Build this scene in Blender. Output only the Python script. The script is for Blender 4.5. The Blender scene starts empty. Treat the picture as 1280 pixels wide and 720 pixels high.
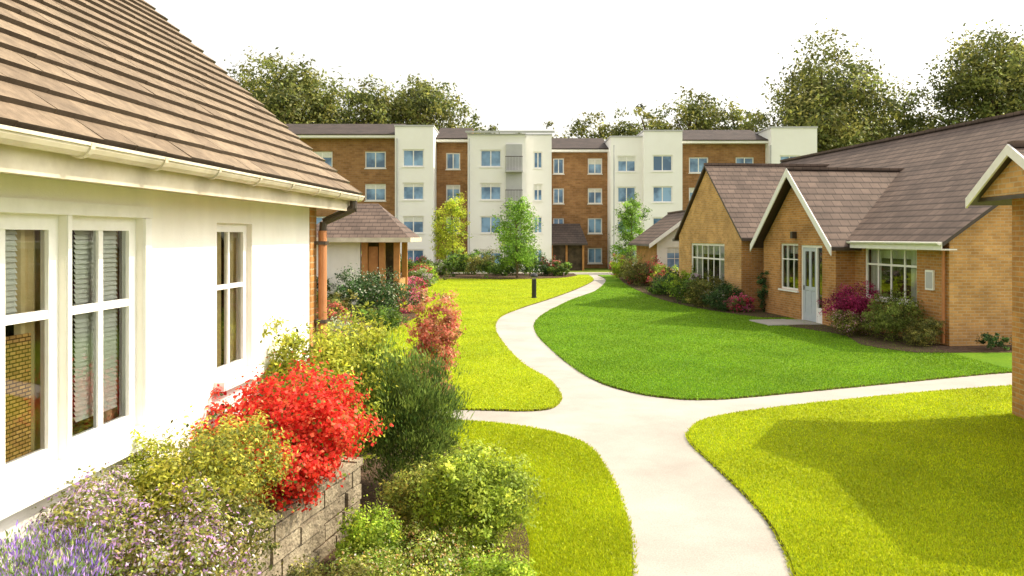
import bpy, bmesh, math, random
import numpy as np
from mathutils import Vector, Matrix
random.seed(4)
sc=bpy.context.scene
H=2.7
# ------------------------------------------------------------------ materials
def mat(name):
    m=bpy.data.materials.new(name); m.use_nodes=True
    nt=m.node_tree; return m,nt,nt.nodes,nt.links,nt.nodes['Principled BSDF']
def N(nodes,t,**k):
    n=nodes.new(t)
    for a,b in k.items():
        if a in n.inputs: n.inputs[a].default_value=b
        else: setattr(n,a,b)
    return n
def rgba(c): return (c[0],c[1],c[2],1)
def noisy(name,c1,c2,scale=3,rough=.8,bump=.2,bscale=40,coord='Object',bdist=.01,detail=6,spec=.3,metal=0):
    m,nt,nd,lk,p=mat(name)
    tc=N(nd,'ShaderNodeTexCoord')
    n1=N(nd,'ShaderNodeTexNoise',Scale=scale,Detail=detail,Roughness=.65)
    lk.new(tc.outputs[coord],n1.inputs['Vector'])
    r=N(nd,'ShaderNodeValToRGB'); r.color_ramp.elements[0].position=.32; r.color_ramp.elements[1].position=.68
    r.color_ramp.elements[0].color=rgba(c1); r.color_ramp.elements[1].color=rgba(c2)
    lk.new(n1.outputs['Fac'],r.inputs['Fac']); lk.new(r.outputs['Color'],p.inputs['Base Color'])
    n2=N(nd,'ShaderNodeTexNoise',Scale=bscale,Detail=4)
    lk.new(tc.outputs[coord],n2.inputs['Vector'])
    b=N(nd,'ShaderNodeBump',Strength=bump,Distance=bdist)
    lk.new(n2.outputs['Fac'],b.inputs['Height']); lk.new(b.outputs['Normal'],p.inputs['Normal'])
    p.inputs['Roughness'].default_value=rough; p.inputs['Specular IOR Level'].default_value=spec
    p.inputs['Metallic'].default_value=metal
    return m
def overlay(m,scale,lo,hi,stretch=(1,1,1),a=.35,b=.65):
    """multiply the base colour by a second noise (weathering / streaks / speckle)"""
    nt=m.node_tree; nd=nt.nodes; lk=nt.links; p=nd['Principled BSDF']
    src=p.inputs['Base Color'].links[0].from_socket
    tc=nd['Texture Coordinate']; mp=N(nd,'ShaderNodeMapping'); mp.inputs['Scale'].default_value=stretch
    lk.new(tc.outputs['Object'],mp.inputs[0])
    n=N(nd,'ShaderNodeTexNoise',Scale=scale,Detail=6); lk.new(mp.outputs[0],n.inputs['Vector'])
    mr=N(nd,'ShaderNodeMapRange'); mr.inputs[1].default_value=a; mr.inputs[2].default_value=b; mr.inputs[3].default_value=lo; mr.inputs[4].default_value=hi
    lk.new(n.outputs['Fac'],mr.inputs[0])
    mx=N(nd,'ShaderNodeMix',data_type='RGBA',blend_type='MULTIPLY'); mx.inputs[0].default_value=1
    lk.new(src,mx.inputs[6]); lk.new(mr.outputs[0],mx.inputs[7]); lk.new(mx.outputs[2],p.inputs['Base Color'])
    return m
def brick(name,c1,c2,mortar,bw=.225,rh=.075,ms=.01,blotch=.35,dist=.01):
    m,nt,nd,lk,p=mat(name)
    uv=N(nd,'ShaderNodeUVMap')
    b=N(nd,'ShaderNodeTexBrick',Scale=1.0)
    b.inputs['Brick Width'].default_value=bw; b.inputs['Row Height'].default_value=rh
    b.inputs['Mortar Size'].default_value=ms; b.inputs['Mortar Smooth'].default_value=.3
    b.inputs['Color1'].default_value=rgba(c1); b.inputs['Color2'].default_value=rgba(c2); b.inputs['Mortar'].default_value=rgba(mortar)
    lk.new(uv.outputs[0],b.inputs['Vector'])
    n=N(nd,'ShaderNodeTexNoise',Scale=1.3,Detail=8,Roughness=.7); lk.new(uv.outputs[0],n.inputs['Vector'])
    mr=N(nd,'ShaderNodeMapRange'); mr.inputs[1].default_value=.3; mr.inputs[2].default_value=.7
    mr.inputs[3].default_value=1-blotch; mr.inputs[4].default_value=1+blotch*.6
    lk.new(n.outputs['Fac'],mr.inputs[0])
    mx=N(nd,'ShaderNodeMix',data_type='RGBA',blend_type='MULTIPLY'); mx.inputs[0].default_value=1
    lk.new(b.outputs['Color'],mx.inputs[6]); lk.new(mr.outputs[0],mx.inputs[7])
    lk.new(mx.outputs[2],p.inputs['Base Color'])
    inv=N(nd,'ShaderNodeMath',operation='SUBTRACT'); inv.inputs[0].default_value=1; lk.new(b.outputs['Fac'],inv.inputs[1])
    bp=N(nd,'ShaderNodeBump',Strength=.6,Distance=dist); lk.new(inv.outputs[0],bp.inputs['Height']); lk.new(bp.outputs['Normal'],p.inputs['Normal'])
    p.inputs['Roughness'].default_value=.85; p.inputs['Specular IOR Level'].default_value=.2
    return m
def tilemat(name,c1,c2,g=.3,w=.3):
    m,nt,nd,lk,p=mat(name)
    uv=N(nd,'ShaderNodeUVMap')
    b=N(nd,'ShaderNodeTexBrick',Scale=1.0)
    b.inputs['Brick Width'].default_value=w; b.inputs['Row Height'].default_value=g
    b.inputs['Mortar Size'].default_value=.01; b.inputs['Mortar Smooth'].default_value=.1
    b.inputs['Color1'].default_value=rgba(c1); b.inputs['Color2'].default_value=rgba(c2); b.inputs['Mortar'].default_value=rgba([x*.4 for x in c1])
    lk.new(uv.outputs[0],b.inputs['Vector'])
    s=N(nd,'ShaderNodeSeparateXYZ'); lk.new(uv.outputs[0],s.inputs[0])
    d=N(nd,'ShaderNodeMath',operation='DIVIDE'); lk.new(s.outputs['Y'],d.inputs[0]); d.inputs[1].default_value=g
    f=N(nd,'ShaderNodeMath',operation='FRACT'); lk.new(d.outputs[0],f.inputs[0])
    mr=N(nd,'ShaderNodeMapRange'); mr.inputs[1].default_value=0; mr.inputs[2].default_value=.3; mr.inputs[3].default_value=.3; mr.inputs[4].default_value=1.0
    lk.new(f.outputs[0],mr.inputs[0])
    n=N(nd,'ShaderNodeTexNoise',Scale=.9,Detail=8,Roughness=.7); lk.new(uv.outputs[0],n.inputs['Vector'])
    mr2=N(nd,'ShaderNodeMapRange'); mr2.inputs[1].default_value=.3; mr2.inputs[2].default_value=.7; mr2.inputs[3].default_value=.68; mr2.inputs[4].default_value=1.32
    lk.new(n.outputs['Fac'],mr2.inputs[0])
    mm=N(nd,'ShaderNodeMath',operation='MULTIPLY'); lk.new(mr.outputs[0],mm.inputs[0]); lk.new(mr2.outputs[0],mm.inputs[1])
    mx=N(nd,'ShaderNodeMix',data_type='RGBA',blend_type='MULTIPLY'); mx.inputs[0].default_value=1
    lk.new(b.outputs['Color'],mx.inputs[6]); lk.new(mm.outputs[0],mx.inputs[7]); lk.new(mx.outputs[2],p.inputs['Base Color'])
    bp=N(nd,'ShaderNodeBump',Strength=.8,Distance=.03,invert=True); lk.new(f.outputs[0],bp.inputs['Height']); lk.new(bp.outputs['Normal'],p.inputs['Normal'])
    p.inputs['Roughness'].default_value=.8; p.inputs['Specular IOR Level'].default_value=.2
    return m
M_render=overlay(noisy('white_render',(.81,.77,.69),(.87,.84,.77),scale=1.5,rough=.9,bump=.35,bscale=90,bdist=.005),1.2,.95,1.02,(3,3,.5))
M_renderA=noisy('apartment_white_render',(.83,.81,.76),(.88,.87,.83),scale=.5,rough=.9,bump=.2,bscale=30)
M_white=noisy('white_paint',(.77,.75,.70),(.86,.84,.80),scale=6,rough=.45,bump=.05,spec=.4)
M_cream=overlay(noisy('cream_gutter_paint',(.58,.5,.37),(.7,.63,.5),scale=4,rough=.4,bump=.05),3,.82,1.05)
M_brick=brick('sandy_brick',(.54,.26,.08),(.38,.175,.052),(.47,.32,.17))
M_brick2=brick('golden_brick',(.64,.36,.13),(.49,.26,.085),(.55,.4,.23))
M_brickA=brick('brown_brick',(.37,.195,.08),(.26,.13,.05),(.33,.22,.13),bw=.45,rh=.15)
M_stone=noisy('walling_stone',(.13,.10,.065),(.42,.35,.24),scale=3.5,rough=.95,bump=1,bscale=25,bdist=.03,detail=12)
M_tile=tilemat('roof_tiles',(.14,.098,.077),(.105,.073,.058))
M_tileA=tilemat('dark_roof_tiles',(.07,.05,.042),(.05,.038,.033))
M_tile3d=overlay(noisy('weathered_clay_tile',(.165,.12,.078),(.255,.19,.127),scale=1.6,rough=.85,bump=.6,bscale=60,bdist=.008,detail=12),14,.8,1.15)
M_tile3e=overlay(noisy('weathered_clay_tile_dark',(.145,.104,.068),(.225,.165,.11),scale=2.0,rough=.85,bump=.6,bscale=60,bdist=.008,detail=12),14,.8,1.15)
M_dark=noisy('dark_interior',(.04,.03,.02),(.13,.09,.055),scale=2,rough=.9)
M_metal=noisy('dark_brown_metal',(.04,.028,.02),(.07,.05,.035),scale=6,rough=.4,spec=.5)
M_black=noisy('black_metal',(.012,.012,.013),(.025,.025,.026),scale=6,rough=.4,spec=.5)
M_copper=noisy('terracotta_pipe',(.42,.17,.07),(.52,.23,.10),scale=5,rough=.5)
M_wood=noisy('orange_timber',(.38,.16,.05),(.5,.24,.08),scale=4,rough=.6)
M_curtain=noisy('curtain_cloth',(.62,.47,.22),(.78,.62,.34),scale=5,rough=.9)
M_net=noisy('net_curtain',(.6,.6,.52),(.75,.75,.68),scale=5,rough=.9)
M_wicker=brick('wicker_screen',(.78,.46,.13),(.52,.28,.08),(.12,.06,.015),bw=.05,rh=.022,ms=.004)
M_blind=noisy('blind_slats',(.66,.65,.55),(.78,.77,.68),scale=4,rough=.6)
M_door=noisy('grey_door_paint',(.42,.47,.5),(.5,.54,.56),scale=4,rough=.4)
M_grey=noisy('grey_cladding',(.42,.42,.42),(.5,.5,.49),scale=1,rough=.6)
M_bark=noisy('bark',(.08,.055,.035),(.16,.11,.07),scale=8,rough=.95,bump=.8,bdist=.03)
M_soil=noisy('soil_mulch',(.035,.02,.01),(.12,.07,.04),scale=12,rough=1,bump=1,bscale=35,bdist=.03)
M_edge=noisy('turf_edge',(.05,.04,.012),(.12,.11,.02),scale=20,rough=1,bump=1,bscale=50,bdist=.02)
M_path=overlay(noisy('concrete_path',(.33,.30,.265),(.44,.405,.36),scale=.7,rough=.9,bump=.3,bscale=150,bdist=.004,detail=10),70,.82,1.1,a=.3,b=.7)
def grassmat(name,c1,c2,c3):
    m,nt,nd,lk,p=mat(name)
    tc=N(nd,'ShaderNodeTexCoord')
    n1=N(nd,'ShaderNodeTexNoise',Scale=.45,Detail=8,Roughness=.7)
    n2=N(nd,'ShaderNodeTexNoise',Scale=22,Detail=7,Roughness=.8)
    lk.new(tc.outputs['Object'],n1.inputs['Vector']); lk.new(tc.outputs['Object'],n2.inputs['Vector'])
    r=N(nd,'ShaderNodeValToRGB'); r.color_ramp.elements[0].position=.38; r.color_ramp.elements[1].position=.62
    r.color_ramp.elements[0].color=rgba(c1); r.color_ramp.elements[1].color=rgba(c2)
    lk.new(n1.outputs['Fac'],r.inputs['Fac'])
    r2=N(nd,'ShaderNodeMapRange'); r2.inputs[1].default_value=.4; r2.inputs[2].default_value=.64; r2.inputs[3].default_value=0; r2.inputs[4].default_value=.85
    lk.new(n2.outputs['Fac'],r2.inputs[0])
    mx=N(nd,'ShaderNodeMix',data_type='RGBA'); lk.new(r2.outputs[0],mx.inputs[0]); lk.new(r.outputs['Color'],mx.inputs[6]); mx.inputs[7].default_value=rgba(c3)
    lk.new(mx.outputs[2],p.inputs['Base Color'])
    b=N(nd,'ShaderNodeBump',Strength=.8,Distance=.03); lk.new(n2.outputs['Fac'],b.inputs['Height']); lk.new(b.outputs['Normal'],p.inputs['Normal'])
    p.inputs['Roughness'].default_value=.9; p.inputs['Specular IOR Level'].default_value=.1
    return m
M_grassL=grassmat('lawn_grass_bright',(.26,.33,.007),(.40,.44,.010),(.14,.21,.005))
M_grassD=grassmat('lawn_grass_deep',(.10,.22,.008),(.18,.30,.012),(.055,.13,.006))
M_ground=grassmat('rough_grass',(.13,.18,.02),(.18,.23,.03),(.08,.12,.015))
def leafmat():
    m,nt,nd,lk,p=mat('leaves')
    a=N(nd,'ShaderNodeAttribute',attribute_name='Col')
    lk.new(a.outputs['Color'],p.inputs['Base Color']); p.inputs['Roughness'].default_value=.55; p.inputs['Specular IOR Level'].default_value=.25
    t=N(nd,'ShaderNodeBsdfTranslucent'); lk.new(a.outputs['Color'],t.inputs['Color'])
    mx=N(nd,'ShaderNodeMixShader'); mx.inputs[0].default_value=.45
    lk.new(p.outputs[0],mx.inputs[1]); lk.new(t.outputs[0],mx.inputs[2]); lk.new(mx.outputs[0],nd['Material Output'].inputs[0])
    return m
M_leaf=leafmat()
def glassmat():
    m,nt,nd,lk,p=mat('clear_window_glass'); nd.remove(p)
    tr=N(nd,'ShaderNodeBsdfTransparent'); tr.inputs[0].default_value=(.9,.94,.92,1)
    gl=N(nd,'ShaderNodeBsdfGlossy',Roughness=.02)
    f=N(nd,'ShaderNodeFresnel',IOR=1.5); ad=N(nd,'ShaderNodeMath',operation='ADD'); ad.inputs[1].default_value=.08; lk.new(f.outputs[0],ad.inputs[0])
    mx=N(nd,'ShaderNodeMixShader'); lk.new(ad.outputs[0],mx.inputs[0]); lk.new(tr.outputs[0],mx.inputs[1]); lk.new(gl.outputs[0],mx.inputs[2]); lk.new(mx.outputs[0],nd['Material Output'].inputs[0])
    return m
M_glass=glassmat()
def farglass():
    m,nt,nd,lk,p=mat('window_glass_painted_reflection')
    uv=N(nd,'ShaderNodeTexCoord'); n=N(nd,'ShaderNodeTexNoise',Scale=.8,Detail=3); lk.new(uv.outputs['Object'],n.inputs['Vector'])
    r=N(nd,'ShaderNodeValToRGB'); r.color_ramp.elements[0].position=.4; r.color_ramp.elements[1].position=.6
    r.color_ramp.elements[0].color=(.07,.14,.24,1); r.color_ramp.elements[1].color=(.25,.42,.62,1)  # blue reflections painted into the base colour of the distant panes
    lk.new(n.outputs['Fac'],r.inputs['Fac']); lk.new(r.outputs[0],p.inputs['Base Color'])
    p.inputs['Roughness'].default_value=.08; p.inputs['Specular IOR Level'].default_value=.7
    return m
M_fglass=farglass()
# ------------------------------------------------------------------ builders
def empty(name,loc=(0,0,0)):
    e=bpy.data.objects.new(name,None); sc.collection.objects.link(e); e.location=loc; return e
class Fr:
    def __init__(s,o,d):
        L=math.hypot(*d); s.o=(o[0],o[1]); s.z=o[2] if len(o)>2 else 0; s.d=(d[0]/L,d[1]/L); s.i=(-s.d[1],s.d[0])
    def p(s,x,y,z): return (s.o[0]+x*s.d[0]+y*s.i[0], s.o[1]+x*s.d[1]+y*s.i[1], s.z+z)
class B:
    def __init__(s,fr=None): s.v=[];s.f=[];s.uv=[];s.m=[];s.mats=[];s.fr=fr or Fr((0,0,0),(1,0))
    def mi(s,m):
        if m not in s.mats: s.mats.append(m)
        return s.mats.index(m)
    def face(s,pts,m,uv=None):
        if uv is None:
            a,b,c=Vector(pts[0]),Vector(pts[1]),Vector(pts[2]); n=(b-a).cross(c-a)
            k=max(range(3),key=lambda i:abs(n[i]))
            uv=[(p[0],p[1]) if k==2 else ((p[0],p[2]) if k==1 else (p[1],p[2])) for p in pts]
        b0=len(s.v); s.v+= [s.fr.p(*p) for p in pts]; s.f.append(tuple(range(b0,b0+len(pts)))); s.uv+=uv; s.m.append(s.mi(m))
    def box(s,x0,x1,y0,y1,z0,z1,m):
        P=lambda x,y,z:(x,y,z)
        s.face([P(x0,y0,z0),P(x1,y0,z0),P(x1,y0,z1),P(x0,y0,z1)],m)
        s.face([P(x1,y1,z0),P(x0,y1,z0),P(x0,y1,z1),P(x1,y1,z1)],m)
        s.face([P(x1,y0,z0),P(x1,y1,z0),P(x1,y1,z1),P(x1,y0,z1)],m)
        s.face([P(x0,y1,z0),P(x0,y0,z0),P(x0,y0,z1),P(x0,y1,z1)],m)
        s.face([P(x0,y0,z1),P(x1,y0,z1),P(x1,y1,z1),P(x0,y1,z1)],m)
        s.face([P(x0,y1,z0),P(x1,y1,z0),P(x1,y0,z0),P(x0,y0,z0)],m)
    def wall(s,x0,x1,z0,z1,m,ops=(),y=0,rev=.14,gable=None):
        xs=sorted(set([x0,x1]+[o[0] for o in ops]+[o[0]+o[2] for o in ops]))
        zs=sorted(set([z0,z1]+[o[1] for o in ops]+[o[1]+o[3] for o in ops]))
        for a,b in zip(xs,xs[1:]):
            for c,d in zip(zs,zs[1:]):
                cx,cz=(a+b)/2,(c+d)/2
                if any(o[0]<cx<o[0]+o[2] and o[1]<cz<o[1]+o[3] for o in ops): continue
                s.face([(a,y,c),(b,y,c),(b,y,d),(a,y,d)],m)
        for o in ops:
            a,c,b,d=o[0],o[1],o[0]+o[2],o[1]+o[3]
            s.face([(a,y,c),(a,y+rev,c),(a,y+rev,d),(a,y,d)],m); s.face([(b,y+rev,c),(b,y,c),(b,y,d),(b,y+rev,d)],m)
            s.face([(a,y,d),(a,y+rev,d),(b,y+rev,d),(b,y,d)],m); s.face([(a,y+rev,c),(a,y,c),(b,y,c),(b,y+rev,c)],m)
        if gable: s.face([(x0,y,z1),(x1,y,z1),(gable[0],y,gable[1])],m)
    def slab(s,pts,m,t=.08,uv=None,edge=None):
        if uv is None:
            w=(Vector(pts[1])-Vector(pts[0])); L=w.length; w.normalize()
            n=w.cross(Vector(pts[-1])-Vector(pts[0])).normalized(); h=n.cross(w)
            uv=[((Vector(p)-Vector(pts[0])).dot(w)+5,(Vector(p)-Vector(pts[0])).dot(h)) for p in pts]
        s.face(pts,m,uv)
        lo=[(p[0],p[1],p[2]-t) for p in pts]; e=edge or m
        s.face(lo[::-1],e)
        k=len(pts)
        for i in range(k):
            j=(i+1)%k; s.face([lo[i],lo[j],pts[j],pts[i]],e)
    def tube(s,pts,rs,m,seg=8):
        for i in range(len(pts)-1):
            a,b=Vector(pts[i]),Vector(pts[i+1]); d=(b-a).normalized()
            u=d.cross(Vector((0,0,1)) if abs(d.z)<.9 else Vector((1,0,0))).normalized(); w=d.cross(u)
            for k in range(seg):
                t0,t1=2*math.pi*k/seg,2*math.pi*(k+1)/seg
                q=[a+(u*math.cos(t0)+w*math.sin(t0))*rs[i],a+(u*math.cos(t1)+w*math.sin(t1))*rs[i],b+(u*math.cos(t1)+w*math.sin(t1))*rs[i+1],b+(u*math.cos(t0)+w*math.sin(t0))*rs[i+1]]
                s.face([tuple(x) for x in q],m)
    def obj(s,name,parent=None,smooth=False):
        me=bpy.data.meshes.new(name); me.from_pydata(s.v,[],s.f); me.update()
        ul=me.uv_layers.new(name='UVMap'); ul.data.foreach_set('uv',[c for u in s.uv for c in u])
        for m in s.mats: me.materials.append(m)
        me.polygons.foreach_set('material_index',s.m)
        if smooth: me.polygons.foreach_set('use_smooth',[True]*len(s.f))
        o=bpy.data.objects.new(name,me); sc.collection.objects.link(o)
        if parent: o.parent=parent
        return o
def window(fr,x,z,w,h,cols,rows,parent,y=.05,fw=.06,bw=.03,mf=None,far=False,split=None,inside=None,sill=True,name='window'):
    mf=mf or M_white; b=B(fr); d=.05
    b.box(x,x+fw,y,y+d,z,z+h,mf); b.box(x+w-fw,x+w,y,y+d,z,z+h,mf)
    b.box(x+fw,x+w-fw,y,y+d,z,z+fw,mf); b.box(x+fw,x+w-fw,y,y+d,z+h-fw,z+h,mf)
    zi=[z+fw+(h-2*fw)*k/rows for k in range(1,rows)]
    if split: zi=[z+h*split]
    for q in zi: b.box(x+fw,x+w-fw,y+.004,y+d-.004,q-bw/2,q+bw/2,mf)
    for k in range(1,cols):
        q=x+w*k/cols; b.box(q-bw/2,q+bw/2,y+.008,y+d-.008,z+fw,z+h-fw,mf)
    if sill: b.box(x-.05,x+w+.05,-.06,y+.02,z-.06,z-.003,mf)
    if far and random.random()<.45:
        q=random.uniform(.12,.35); b.box(x+fw,x+w-fw,y+.016,y+.022,z+h-fw-h*q,z+h-fw,M_net)
    b.obj(name+'_frame',parent)
    g=B(fr); gy=y+.025
    g.face([(x+.01,gy,z+.01),(x+w-.01,gy,z+.01),(x+w-.01,gy,z+h-.01),(x+.01,gy,z+h-.01)],M_fglass if far else M_glass)
    g.obj(name+'_glass',parent)
    if far: return
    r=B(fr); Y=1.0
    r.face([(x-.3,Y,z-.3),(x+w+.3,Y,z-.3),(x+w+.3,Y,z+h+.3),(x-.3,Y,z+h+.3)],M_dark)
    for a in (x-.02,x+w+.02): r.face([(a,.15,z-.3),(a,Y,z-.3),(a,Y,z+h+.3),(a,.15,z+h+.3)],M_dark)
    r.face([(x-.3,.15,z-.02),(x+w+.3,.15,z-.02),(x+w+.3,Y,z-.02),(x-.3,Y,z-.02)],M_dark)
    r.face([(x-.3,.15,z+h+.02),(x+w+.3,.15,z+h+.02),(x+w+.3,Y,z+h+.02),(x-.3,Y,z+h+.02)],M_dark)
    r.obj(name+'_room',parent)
    def curtain(a,bx,z0,z1,yy,m,amp=.022,wl=.09):
        c=B(fr); n=max(6,int((bx-a)/.02))
        for k in range(n):
            p,q=a+(bx-a)*k/n,a+(bx-a)*(k+1)/n
            f=lambda t: yy+amp*math.sin(t/wl*6.28)+.3*amp*math.sin(t/wl*2.9)
            c.face([(p,f(p),z0),(q,f(q),z0),(q,f(q),z1),(p,f(p),z1)],m)
        return c.obj(name+'_curtain',parent)
    def blind(a,bx,z0,z1,yy):
        c=B(fr); zz=z1-.02
        while zz>z0: c.face([(a,yy-.008,zz-.03),(bx,yy-.008,zz-.03),(bx,yy+.008,zz),(a,yy+.008,zz)],M_blind); zz-=.0305
        c.obj(name+'_blind',parent)
    if inside=='net':
        curtain(x+.02,x+w*.22,z,z+h,.2,M_net); curtain(x+w*.78,x+w-.02,z,z+h,.2,M_net); 
        curtain(x+.02,x+w-.02,z+h*.78,z+h,.26,M_net)
    if inside=='curtain':
        curtain(x+.02,x+w*.46,z,z+h,.14,M_curtain); curtain(x+w*.72,x+w-.02,z,z+h,.14,M_curtain)
    if inside=='wicker':
        curtain(x+w*.84,x+w*.99,z,z+h,.15,M_curtain); blind(x+.02,x+w*.82,z+h*.58,z+h,.13); curtain(x+.05,x+w*.3,z,z+h*.6,.2,M_curtain)
        c=B(fr); c.box(x+w*.3,x+w*.90,.12,.14,z-.01,z+h*.53,M_wicker); c.obj(name+'_wicker_screen',parent)
    if inside=='blind':
        blind(x+.3*w,x+w-.1,z+h*.12,z+h,.13); curtain(x+.02,x+w*.36,z,z+h,.18,M_net); curtain(x+w*.8,x+w*.99,z,z+h,.18,M_curtain)
def gutter(fr,x0,x1,y,z,r,parent,m,brackets=.9):
    b=B(fr); n=8
    for k in range(n):
        a0,a1=math.pi*k/n,math.pi*(k+1)/n
        f=lambda a,rr:(y-rr*math.cos(a), z-rr*math.sin(a))
        p,q=f(a0,r),f(a1,r); b.face([(x0,p[0],p[1]),(x1,p[0],p[1]),(x1,q[0],q[1]),(x0,q[0],q[1])],m)
        p,q=f(a0,r*.86),f(a1,r*.86); b.face([(x0,q[0],q[1]),(x1,q[0],q[1]),(x1,p[0],p[1]),(x0,p[0],p[1])],m)
    b.box(x0,x1,y-r-.006,y-r+.008,z-.012,z+.006,m)
    for xx in (x0,x1): b.face([(xx,y-r*math.cos(math.pi*k/n),z-r*math.sin(math.pi*k/n)) for k in range(n+1)],m)
    x=x0+.35
    while x<x1:
        for k in range(n):
            a0,a1=math.pi*k/n,math.pi*(k+1)/n; R=r*1.16
            b.face([(x,y-R*math.cos(a0),z-R*math.sin(a0)),(x+.035,y-R*math.cos(a0),z-R*math.sin(a0)),(x+.035,y-R*math.cos(a1),z-R*math.sin(a1)),(x,y-R*math.cos(a1),z-R*math.sin(a1))],m)
        for e in (x,x+.035): b.face([(e,y-r*1.16*math.cos(math.pi*k/n),z-r*1.16*math.sin(math.pi*k/n)) for k in range(n+1)],m)
        x+=brackets
    b.obj('gutter',parent)
# ------------------------------------------------------------------ ground, lawns, paths
def catmull(p,n=8):
    out=[]
    q=[p[0]]+list(p)+[p[-1]]
    for i in range(1,len(q)-2):
        a,b,c,d=[np.array(t,float) for t in q[i-1:i+3]]
        for k in range(n):
            t=k/n; out.append(tuple(.5*((2*b)+(-a+c)*t+(2*a-5*b+4*c-d)*t*t+(-a+3*b-3*c+d)*t**3)))
    out.append(tuple(p[-1])); return out
def sheet(name,poly,z,m,skirt=None,sm=None,inset=.02):
    bm=bmesh.new(); vs=[bm.verts.new((x,y,z)) for x,y in poly]; f=bm.faces.new(vs); f.normal_update()
    if f.normal.z<0: f.normal_flip()
    bmesh.ops.triangulate(bm,faces=[f])
    if skirt is not None:
        area=sum(poly[i][0]*poly[(i+1)%len(poly)][1]-poly[(i+1)%len(poly)][0]*poly[i][1] for i in range(len(poly)))
        sg=1 if area>0 else -1; n=len(poly); lo=[]
        for i in range(n):
            a,b=poly[i-1],poly[(i+1)%n]; t=Vector((b[0]-a[0],b[1]-a[1])); t.normalize()
            lo.append(bm.verts.new((poly[i][0]+sg*t.y*inset,poly[i][1]-sg*t.x*inset,skirt)))
        for i in range(n):
            j=(i+1)%n; ff=bm.faces.new((vs[i],lo[i],lo[j],vs[j])); ff.material_index=1
    me=bpy.data.meshes.new(name); bm.to_mesh(me); bm.free(); me.materials.append(m)
    if sm: me.materials.append(sm)
    o=bpy.data.objects.new(name,me); sc.collection.objects.link(o); return o
sheet('ground',[(-600,-60),(600,-60),(600,900),(-600,900)],-.01,M_ground)
sheet('concrete_path',[(-7,1.5),(16,1.5),(16,17.2),(8,17.2),(8,57),(16,57),(16,59.5),(-16,59.5),(-16,57),(2,57),(-2,34),(-2,17),(-7,17)],-.002,M_path)
LLs=catmull([(-5,12.0),(-2.5,11.85),(-.93,11.64),(0,11.34),(.65,10.8),(.97,10.2),(1.08,9.15),(1.10,8.18),(1.06,7.2),(.95,6.35),(.79,5.35),(.5,3.5),(.3,2)])
LL=LLs+[(-6,2),(-6,12)]
ULs=catmull([(-9,12.7),(-3,12.55),(-.93,12.44),(0,12.33),(.5,12.4),(.72,12.8),(.8,13.6),(.67,15),(.25,16.67),(-.15,19.3),(-.5,23.1),(-.4,26.5),(.3,29.7),(1.73,34.6),(3.5,41.5),(5.0,49),(5.3,55.5)])
UL=ULs+[(-16,55.5),(-16,12.8)]
MRs=catmull([(5.9,55),(5.75,49),(4.2,39.7),(2.5,33.7),(1.28,28.4),(.75,25),(.70,22),(.95,19),(1.24,16.6),(1.57,14.9),(2.0,13.9),(2.6,13.3),(3.4,13.2),(4.96,13.8),(7.23,14.75),(9.84,15.8),(13,16.6)])
MR=MRs+[(16,20),(16,55)]
LRs=catmull([(13,15.3),(8.9,14.3),(6.15,13.37),(3.8,12.33),(2.85,11.7),(2.44,11.0),(2.33,10.4),(2.37,9.47),(2.42,8.44),(2.42,7.6),(2.34,6.84),(2.25,6.35),(2.1,5.57),(1.9,4),(1.8,2)])
LR=LRs+[(14,2)]
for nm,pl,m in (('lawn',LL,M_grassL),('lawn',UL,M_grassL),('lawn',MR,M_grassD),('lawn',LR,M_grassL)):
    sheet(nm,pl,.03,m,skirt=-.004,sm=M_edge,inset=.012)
sheet('soil_bed',catmull([(-2.9,9.4),(-2.2,11.2),(-1.3,11.2),(-.75,10.4),(-.5,9.2),(-.15,8.2),(.1,7.4),(.14,6.6),(.1,5.8),(-.2,4.6),(-1,3.8)])+[(-2.9,3.6)],.045,M_soil,skirt=.02,sm=M_soil)
sheet('soil_bed',catmull([(9.2,18.3),(8.6,19.6),(8.9,21.5),(8.2,23.6)])+[(8.3,24.0),(11,24.0),(16,18.4)],.045,M_soil,skirt=.02,sm=M_soil)
sheet('soil_bed',catmull([(8.2,26.2),(7.4,28),(6.6,31),(6.2,36),(6.3,44),(6.9,52)])+[(12,52),(12,26.2)],.045,M_soil,skirt=.02,sm=M_soil)
sheet('soil_bed',catmull([(-3,13),(-1.4,13.1),(-1.0,14),(-1.6,15),(-3,17),(-3.6,22),(-3.2,27),(-5,30)])+[(-12,30),(-12,13)],.045,M_soil,skirt=.02,sm=M_soil)
sheet('soil_bed',catmull([(-14,50),(-8,48),(-4,50),(0,49.5),(3,51),(4.4,54)])+[(4.4,57),(-14,57)],.045,M_soil,skirt=.02,sm=M_soil)
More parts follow.
